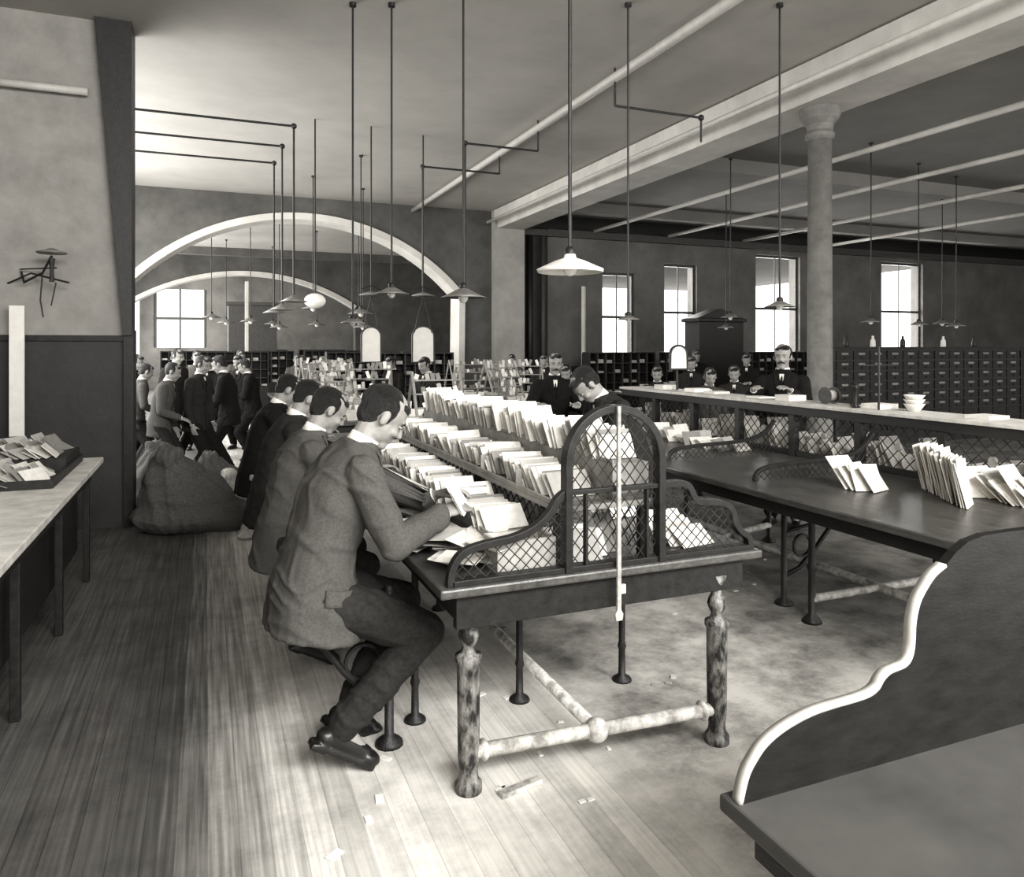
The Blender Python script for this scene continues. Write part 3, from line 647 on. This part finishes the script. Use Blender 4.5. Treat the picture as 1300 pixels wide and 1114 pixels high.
# ------------------------------------------------------------ people
def ik(a,t,l1,l2,pole):
    d=t-a; L=d.length
    if L>l1+l2-.005: t=a+d*((l1+l2-.005)/L); d=t-a; L=d.length
    x=(l1*l1-l2*l2+L*L)/(2*L); h=math.sqrt(max(l1*l1-x*x,0)); n=d.normalized()
    p=pole-n*pole.dot(n)
    if p.length<1e-4: p=n.orthogonal()
    return a+n*x+p.normalized()*h,t
def hand(mb,W,D,Nn,Sd,curl=.5):
    D=D.normalized(); Nn=(Nn-D*Nn.dot(D)).normalized(); Sd=(Sd-D*Sd.dot(D)-Nn*Sd.dot(Nn)).normalized()
    def ring(c,a,b): return [c+Sd*a*math.cos(k*math.pi/6)+Nn*b*math.sin(k*math.pi/6) for k in range(12)]
    mb.loft([ring(W-D*.02,.026,.02),ring(W+D*.02,.032,.018),ring(W+D*.06,.041,.017),ring(W+D*.092,.040,.013)])
    for i,(off,ln) in enumerate(((.031,.075),(.0105,.085),(-.0105,.08),(-.031,.062))):
        p=W+D*.085+Sd*off; d=(D+Sd*off*2).normalized(); r=.0092; a=curl*.5
        for s_,fr in enumerate((.45,.3,.25)):
            dd=(d*math.cos(a)+Nn*math.sin(a)); q=p+dd*ln*fr; mb.cap(p,r,q,r*.92,8); p=q; r*=.92; a+=curl*.8
    p=W+D*.025+Sd*.03; q=p+(D*.6+Sd*.6+Nn*.35).normalized()*.04; mb.cap(p,.013,q,.011,8)
    mb.cap(q,.011,q+(D*.85+Sd*.15+Nn*.45).normalized()*.034,.009,8)
def patch(bvh,quad,direction,off,name,m,parent,nu=8,nv=10,th=.004):
    d=direction.normalized(); pts=[]; prev=None
    for i in range(nv+1):
        for j in range(nu+1):
            a=quad[0].lerp(quad[1],j/nu); b=quad[3].lerp(quad[2],j/nu); p=a.lerp(b,i/nv)
            h=bvh.ray_cast(p-d*.35,d,.8)
            if h[0] is None: q=prev if prev else p
            else: q=h[0]+h[1]*off if h[1].dot(d)<0 else h[0]-d*off
            prev=q; pts.append(q)
    W=nu+1; fs=[]
    for i in range(nv):
        for j in range(nu):
            a=i*W+j; fs.append((a,a+1,a+W+1,a+W))
    me=bpy.data.meshes.new(name); me.from_pydata([tuple(p) for p in pts],[],fs); me.materials.append(m)
    for p in me.polygons: p.use_smooth=True
    o=bpy.data.objects.new(name,me); COL.objects.link(o); o.parent=parent; BASE[o.name]=V((0,0,0))
    s=o.modifiers.new('thick','SOLIDIFY'); s.thickness=th; s.offset=0
    return o
def person(label,loc,heading,hip=.9,lean=.03,lean2=.1,hp=.1,hy=0,rh=None,lh=None,ra=None,la=None,mj=None,mt=None,mh=None,vox=.011,mous=False,toes=0,
           scale=1,curl=.6,fat=1,disp=.006,tailor=True,seed=0):
    mj=mj or M_dark2; mt=mt or M_dark; mh=mh or M_hair
    B=MB(); J=MB(); Tn=MB(); L=V((0,1,0)); H0=V((0,0,hip))
    u1=V((math.sin(lean),0,math.cos(lean))); f1=V((math.cos(lean),0,-math.sin(lean)))
    u2=V((math.sin(lean2),0,math.cos(lean2))); f2=V((math.cos(lean2),0,-math.sin(lean2)))
    W=H0+u1*.16; C=H0+u1*.24+u2*.11; Sh=C+u2*.15; Nk=Sh+u2*.055
    def ring(c,f,a,b,n=24): return [c+f*a*math.copysign(abs(math.cos(t))**.85,math.cos(t))+L*b*math.copysign(abs(math.sin(t))**.85,math.sin(t)) for t in [2*math.pi*k/n for k in range(n)]]
    B.loft([ring(H0-u1*.08,f1,.085,.12),ring(H0,f1,.10,.15),ring(W,f1,.085,.125),ring(C,f2,.105,.145),ring(Sh,f2,.08,.14),ring(Nk,f2,.052,.06)])
    F=V((math.cos(hp)*math.cos(hy),math.cos(hp)*math.sin(hy),-math.sin(hp))); U=V((math.sin(hp)*math.cos(hy),math.sin(hp)*math.sin(hy),math.cos(hp))); Lh=U.cross(F)
    Mh=Matrix((F,Lh,U)).transposed(); nd=(u2*1.2+U).normalized(); Hc=Nk+nd*.15+F*.025
    P=lambda x,y,z: Hc+F*x+Lh*y+U*z
    B.cap(Nk-u2*.03,.056,P(-.02,0,-.06),.050)
    B.ell(P(-.012,0,.028),(.096,.075,.086),Mh,18,12).ell(P(.018,0,-.032),(.071,.060,.080),Mh,18,12).ell(P(.055,0,-.095),(.030,.032,.024),Mh).ell(P(.01,0,-.075),(.055,.054,.035),Mh)
    B.cap(P(.083,0,.012),.008,P(.104,0,-.028),.0115,10).ell(P(.090,0,-.034),(.014,.018,.008),Mh)
    for sg in (1,-1):
        B.ell(P(-.008,sg*.077,-.012),(.018,.009,.031),Mh).ell(P(.058,sg*.036,-.032),(.028,.022,.019),Mh)
    B.ell(P(.073,0,.022),(.017,.046,.009),Mh).ell(P(.080,0,-.060),(.012,.022,.006),Mh).ell(P(.078,0,-.071),(.012,.018,.006),Mh)
    seat= hip<.8
    hemc=H0-(u1*.4+V((0,0,.6)))*.16+f1*(.005)
    J.loft([ring(hemc,f1,.17 if seat else .145*fat,.198*fat),ring(H0,f1,.142*fat,.18*fat),ring(W,f1,.118*fat,.155*fat),ring(C,f2,.130*fat,.172*fat),ring(C+u2*.1,f2,.112,.178),ring(Sh+u2*.005,f2,.09,.160),ring(Nk+u2*.005,f2,.062,.070)])
    shoes=[]; cuffs=[]
    for sg,ht,at in ((-1,rh,ra),(1,lh,la)):
        Sj=Sh+L*sg*.165-u2*.035
        ht=V(ht) if ht else Sj+V((.06,sg*.05,-.53))
        E,wr=ik(Sj,ht,.285,.26,V((-.6,sg*.5,-.7)))
        B.cap(Sj,.044,E,.033).cap(E,.033,wr,.026)
        J.cap(Sj,.068,E,.055).cap(E,.055,wr-(wr-E).normalized()*.035,.045)
        D=(wr-E).normalized(); cuffs.append((wr-D*.05,wr+D*.004))
        if ht.z>hip+.05 : D=(D+V((.25,0,-.1))).normalized(); Nn=V((0,-sg*.35,-1)); Sd=V((0,-sg,-.2))
        else: Nn=V((0,-sg,0)); Sd=V((1,0,0))
        hand(B,wr,D,Nn,Sd,curl)
        Hj=H0+L*sg*.09-u1*.02
        at=V(at) if at else V((.0,sg*.11,.085))
        K,an=ik(Hj,at,.44,.44,V((1,sg*.1,.1)))
        B.cap(Hj,.078,K,.05).cap(K,.05,an,.035)
        Tn.cap(Hj,.102,K,.074).cap(K,.074,an+(K-an).normalized()*.02,.060)
        pt=toes
        fd=V((math.cos(pt),sg*.12,-math.sin(pt))).normalized(); fu=V((math.sin(pt),0,math.cos(pt))); fl=fu.cross(fd).normalized()
        Mf=Matrix((fd,fl,fu)).transposed()
        B.cap(an,.035,an+fd*.12-fu*.045,.026)
        Sx=MB(); Sx.cap(an+fu*.04,.05,an-fu*.02,.045).ell(an-fd*.03-fu*.045,(.045,.038,.035),Mf).cap(an-fu*.035,.042,an+fd*.13-fu*.052,.034).ell(an+fd*.15-fu*.055,(.05,.042,.028),Mf).obox(an+fd*.055-fu*.078,(.125,.037,.010),Mf).obox(an-fd*.05-fu*.085,(.03,.034,.012),Mf)
        shoes.append(Sx)
    Tn.loft([ring(H0-u1*.09,f1,.11,.16),ring(H0,f1,.122,.165),ring(W,f1,.10,.14)])
    body=remesh(B,vox,'person',M_skin,None,2)
    body['label']=label; body['category']='person'
    j=remesh(J,vox*1.1,'jacket',mj,body,6,disp,7,seed)
    remesh(Tn,vox*1.1,'trousers',mt,body,5,disp,7,seed+3)
    for s_ in shoes: remesh(s_,vox,'shoe',M_shoe,body,2)
    Hr=MB(); Hr.ell(P(-.026,0,.034),(.094,.0785,.082),Mh,24,16).ell(P(-.052,0,-.010),(.052,.069,.066),Mh).ell(P(.035,.018,.078),(.048,.045,.024),Mh).ell(P(.045,-.03,.068),(.03,.025,.018),Mh)
    for sg in (1,-1): Hr.cap(P(.012,sg*.070,.02),.012,P(.014,sg*.0655,-.020),.006,8)
    hv=min(vox,.007); hr=remesh(Hr,hv,'hair',mh,body,1)
    for v in hr.data.vertices:
        q=v.co-Hc; lx=q.dot(F); ly=q.dot(Lh); lz=q.dot(U)
        s_=noise.noise(V((lx*14+lz*8,ly*90,lz*14))); v.co=v.co+q.normalized()*(.0045*s_+.003*noise.noise(v.co*30))
    ca=(nd); cc=Nk+nd*.024+F*.004
    def ringc(c,ax,spec,n=24):
        a=ax.orthogonal().normalized(); b2=ax.cross(a)
        return [[c+ax*z+(a*math.cos(2*math.pi*k/n)+b2*math.sin(2*math.pi*k/n))*r for k in range(n)] for z,r in spec]
    MB().loft(ringc(cc,ca,((-.03,.064),(.0,.060),(.020,.058),(.021,.051)))).obj('collar',M_white,body,True)
    ja=(u2-f2*.42).normalized()
    MB().loft(ringc(Nk-u2*.002-f2*.004,ja,((-.03,.088),(.0,.078),(.018,.069),(.020,.058)))).obj('jacket_collar',mj,body,True)
    for a_,b_ in cuffs: MB().cyl(a_,b_,.033,.031,14).obj('shirt_cuff',M_white,body,True)
    if tailor:
        bv=BVHTree.FromPolygons([v.co.copy() for v in j.data.vertices],[tuple(p.vertices) for p in j.data.polygons])
        patch(bv,[Nk+L*.030-u2*.01,Nk-L*.030-u2*.01,C-L*.004+u2*.10,C+L*.004+u2*.10],-f2,.002,'shirt_front',M_white,body)
        for sg in (1,-1):
            patch(bv,[Nk+L*sg*.024+u2*.0,Nk+L*sg*.08-u2*.0,C+L*sg*.058+u2*.07,C+L*sg*.004+u2*.0],-f2,.006,'lapel',mj,body,6,10,.007)
            patch(bv,[H0+f1*-.01+u1*.035,H0+f1*.12+u1*.03,H0+f1*.12-u1*.025,H0-f1*.01-u1*.02],-L*sg,.005,'pocket_flap',mj,body,6,4,.008)
        for k_ in range(3):
            c_=C-u2*.03-u1*.09*k_+u1*.02; h=bv.ray_cast(c_+f2*.35,-f2,.6)
            if h[0] is not None: MB().ell(h[0],(.009,.009,.009),None,8,6).obj('button',M_iron,body,True)
        patch(bv,[C+L*.004-u2*.02,C-L*.004-u2*.02,hemc-L*.004+u1*.02,hemc+L*.004+u1*.02],-f1,.003,'front_edge',M_dark,body,2,14,.003)
    MB().cap(Nk+F*.056,.010,C+f2*.118+u2*.11,.012,8).obj('necktie',M_dark,body,True)
    for sg in (1,-1):
        MB().ell(P(.0735,sg*.031,.0),(.0115,.012,.005),Mh,10,8).obj('eye',M_eyew,body,True)
        MB().ell(P(.083,sg*.031,.0),(.004,.005,.0048),Mh,8,6).obj('pupil',M_hair,body,True)
        MB().cap(P(.0875,sg*.016,.018),.0026,P(.079,sg*.044,.021),.002,6).obj('eyebrow',mh,body,True)
    MB().cap(P(.0912,0,-.0655),.0015,P(.0858,.017,-.067),.001,6).cap(P(.0912,0,-.0655),.0015,P(.0858,-.017,-.067),.001,6).obj('mouth',M_lip,body,True)
    if mous:
        MB().cap(P(.096,0,-.048),.008,P(.084,.034,-.058),.004,8).cap(P(.096,0,-.048),.008,P(.084,-.034,-.058),.004,8).obj('moustache',mh,body,True)
    body.location=loc; body.rotation_euler[2]=heading; body.scale=(scale,)*3
    return body
P1=person('man in grey tweed jacket perched on a seat, bending over letters',(.39,3.03,0),.14,hip=.665,lean=.18,lean2=.45,hp=.68,hy=-.12,
   rh=(.45,-.20,.93),lh=(.49,-.01,.96),ra=(.07,-.12,.165),la=(.18,.10,.13),mj=M_tweed,mt=M_dark2,vox=.006,toes=.55,curl=.55,disp=.009,scale=1.05,fat=1.06)
for i in range(3):
    o=bpy.data.objects.new('letter',LM[(0,4,8)[i]]); COL.objects.link(o); o.location=(1.0,2.93+.012*i,.965); o.rotation_euler=(-.5,0,1.1)
    o['label']='white envelope held in the hands of seated man'; o['category']='letter'; o['group']='letters in hand'
seatkw=dict(hip=.66,lean=.14,lean2=.38,hp=.62,rh=(.45,-.15,.94),lh=(.5,.05,.96),ra=(.12,-.1,.15),la=(.2,.12,.13),toes=.5)
P2=person('man in mid grey jacket bent over the sorting table',(.37,4.05,0),0.1,mj=M_tweed2,mt=M_dark2,vox=.009,disp=.008,seed=4,**seatkw)
P3=person('man in a charcoal jacket working at the sorting table',(.38,5.0,0),.05,mj=M_dark2,mt=M_dark2,vox=.011,seed=7,**seatkw)
P4=person('man in black jacket and pale trousers at the table',(.36,6.1,0),0,mj=M_dark,mt=M_pale,vox=.011,seed=9,**seatkw)
P5=person('man in dark jacket bending low over letters across the table',(2.70,4.4,0),math.pi,hip=.82,lean=.3,lean2=.6,hp=1.0,rh=(.5,-.15,1.07),lh=(.5,.1,1.07),ra=(.35,-.1,.12),la=(.45,.12,.1),mj=M_dark2,mt=M_dark,vox=.009,disp=.008)
P6=person('man with moustache and dark jacket seated beyond the table',(3.55,7.45,0),-math.pi/2-.3,hip=.70,lean=.05,lean2=.2,hp=.12,rh=(.35,-.2,.98),lh=(.35,.2,.98),ra=(.3,-.1,.1),la=(.35,.12,.1),mj=M_dark,mt=M_dark,vox=.009,mous=True,scale=1.05)
P7=person('man with moustache in black uniform jacket behind the rack',(4.95,5.43,0),math.radians(218),hip=.87,lean=.0,lean2=.05,hp=.05,rh=(.36,-.2,1.27),lh=(.36,.12,1.27),mj=M_dark,mt=M_dark,vox=.008,mous=True,scale=.99)
SA=person('man in a dark suit standing and looking down at papers',(.27,10.1,0),2.9,hip=.87,lean=.05,lean2=.2,hp=.5,rh=(.33,-.08,1.1),lh=(.33,.08,1.12),mj=M_dark,mt=M_dark,vox=.012,scale=.92)
SB=person('man in a charcoal jacket standing with his arms lowered',(-.12,9.6,0),-.6,hip=.87,lean=.02,lean2=.15,hp=.35,mj=M_dark2,mt=M_dark,vox=.012,scale=.92)
SC=person('man in grey work coat standing among the sacks',(-.5,9.4,0),-.2,hip=.87,lean=.1,lean2=.25,hp=.4,rh=(.3,-.15,.95),mj=M_tweed2,mt=M_dark2,vox=.012,scale=.88)
for arc_,x,y,rz,lb,sc in ((SC,-.85,10.5,.3,'man in grey work clothes standing near the sacks',.86),(SB,-.45,11.6,-.8,'man in a dark coat standing by the arch',.97),(SA,.62,11.4,3.0,'man in a dark suit standing beside a far table',.88),
   (SB,-1.0,11.6,-.3,'man in a dark coat at the edge of the group',.92),(SA,.1,11.9,-2.4,'man in dark suit standing behind the group',.9),(SB,.5,12.8,-2,'man in dark coat standing behind the group',.9),(SC,-.15,13,-1.5,'man in grey clothes at the back of the group',.95),
   (SC,.55,14.6,-1.4,'clerk in grey standing beneath the arch',.95),(SB,2.75,9.6,3.6,'clerk in charcoal jacket standing between tables',.9),(SA,2.7,11.3,-2.5,'clerk in dark suit between the tables',.9),(SA,3.0,12.6,-2.5,'clerk in dark suit beside a far table',.88),(SB,5.3,11.5,-2.0,'clerk in dark jacket standing near the pier',.9),
   (SA,4.1,8.2,-2.2,'clerk in dark suit standing behind the second table',.86),(SB,6.5,9.0,-2.2,'clerk in dark jacket standing in the window hall',.9),(SA,8.6,10.3,-2.4,'clerk in dark suit reading in the window hall',.92),
   (SB,5.9,7.3,-2.3,'clerk in charcoal jacket standing near the column',.85),(SC,5.2,6.9,-2.0,'clerk in grey standing near the column',.85),(SA,8.6,11.8,-2.0,'clerk in dark suit standing by the windows',.95),(SC,1.6,14.8,-1.6,'clerk in grey standing beneath the arch',.9),(SC,5.5,13.4,-2.0,'clerk in grey at a far table',.9),
   (SA,6.6,7.3,-2.2,'clerk in dark suit standing beside the column',.86),(SB,5.2,7.9,-2.2,'clerk in charcoal jacket beyond the rack',.84)):
    dup(arc_,(x,y,0),rz,lb,sc)
for i in range(60):
    x=random.uniform(1.4,4.8); y=random.uniform(2.3,6.5); s_=random.uniform(.010,.028); a=random.uniform(0,3)
    if i%4==0: x=random.uniform(.3,1.6); y=random.uniform(2.2,3.4)
    MB().obox((x,y,.004),(s_,s_*.6,.002),Matrix.Rotation(a,3,'Z')).top('paper_scrap',M_paper[i%4],'torn scrap of paper lying on the floor','paper',(x,y,0))
for i,(x,y,a) in enumerate(((1.08,2.55,.2),)):
    MB().obox((x,y,.010),(.09,.018,.009),Matrix.Rotation(a,3,'Z')).top('wood_scrap',M_worn2,'splintered piece of pale wood on the floor','wood',(x,y,0),False,.003)
# ------------------------------------------------------------ light
Wd=bpy.data.worlds.new('World'); S.world=Wd; Wd.use_nodes=True
bg=Wd.node_tree.nodes['Background']; bg.inputs[0].default_value=(1,.99,.97,1); bg.inputs[1].default_value=2.4
def area(loc,target,sx,sy,e,name='window_and_fill_light'):
    l=bpy.data.lights.new(name,'AREA'); l.shape='RECTANGLE'; l.size=sx; l.size_y=sy; l.energy=e; l.color=(1,.99,.97)
    o=bpy.data.objects.new(name,l); COL.objects.link(o); o.location=loc
    o.rotation_euler=(V(target)-V(loc)).to_track_quat('-Z','Y').to_euler(); return o
area((15,17,2.7),(15,0,1.5),17,3.4,2500)
area((-2.3,11.5,2.6),(3,11.5,2.0),6,3,360)  # unseen light added behind the left partition, no window built there
area((-2.3,20,2.6),(3,20,2.0),7,3,420)  # added side light for the room beyond the arch, source unseen
area((-2.3,28.5,2.6),(3,28.5,2.0),5,3,350)  # added side light past the far arch, source unseen
area((12,-2.4,2.6),(8,6,2.0),9,3.4,170)  # fill added behind the camera for the hall side
area((2.2,-2.4,4.0),(1.2,4.4,0),5,1.4,720)  # fill added behind the camera to brighten table and centre floor
cam=bpy.data.cameras.new('camera'); co=bpy.data.objects.new('camera',cam); COL.objects.link(co)
co.location=(0,0,1.65); co.rotation_euler=(math.radians(90),0,-math.radians(22.3))
cam.sensor_width=36; cam.lens=26.17; cam.shift_y=-.09; cam.clip_start=.05
S.camera=co
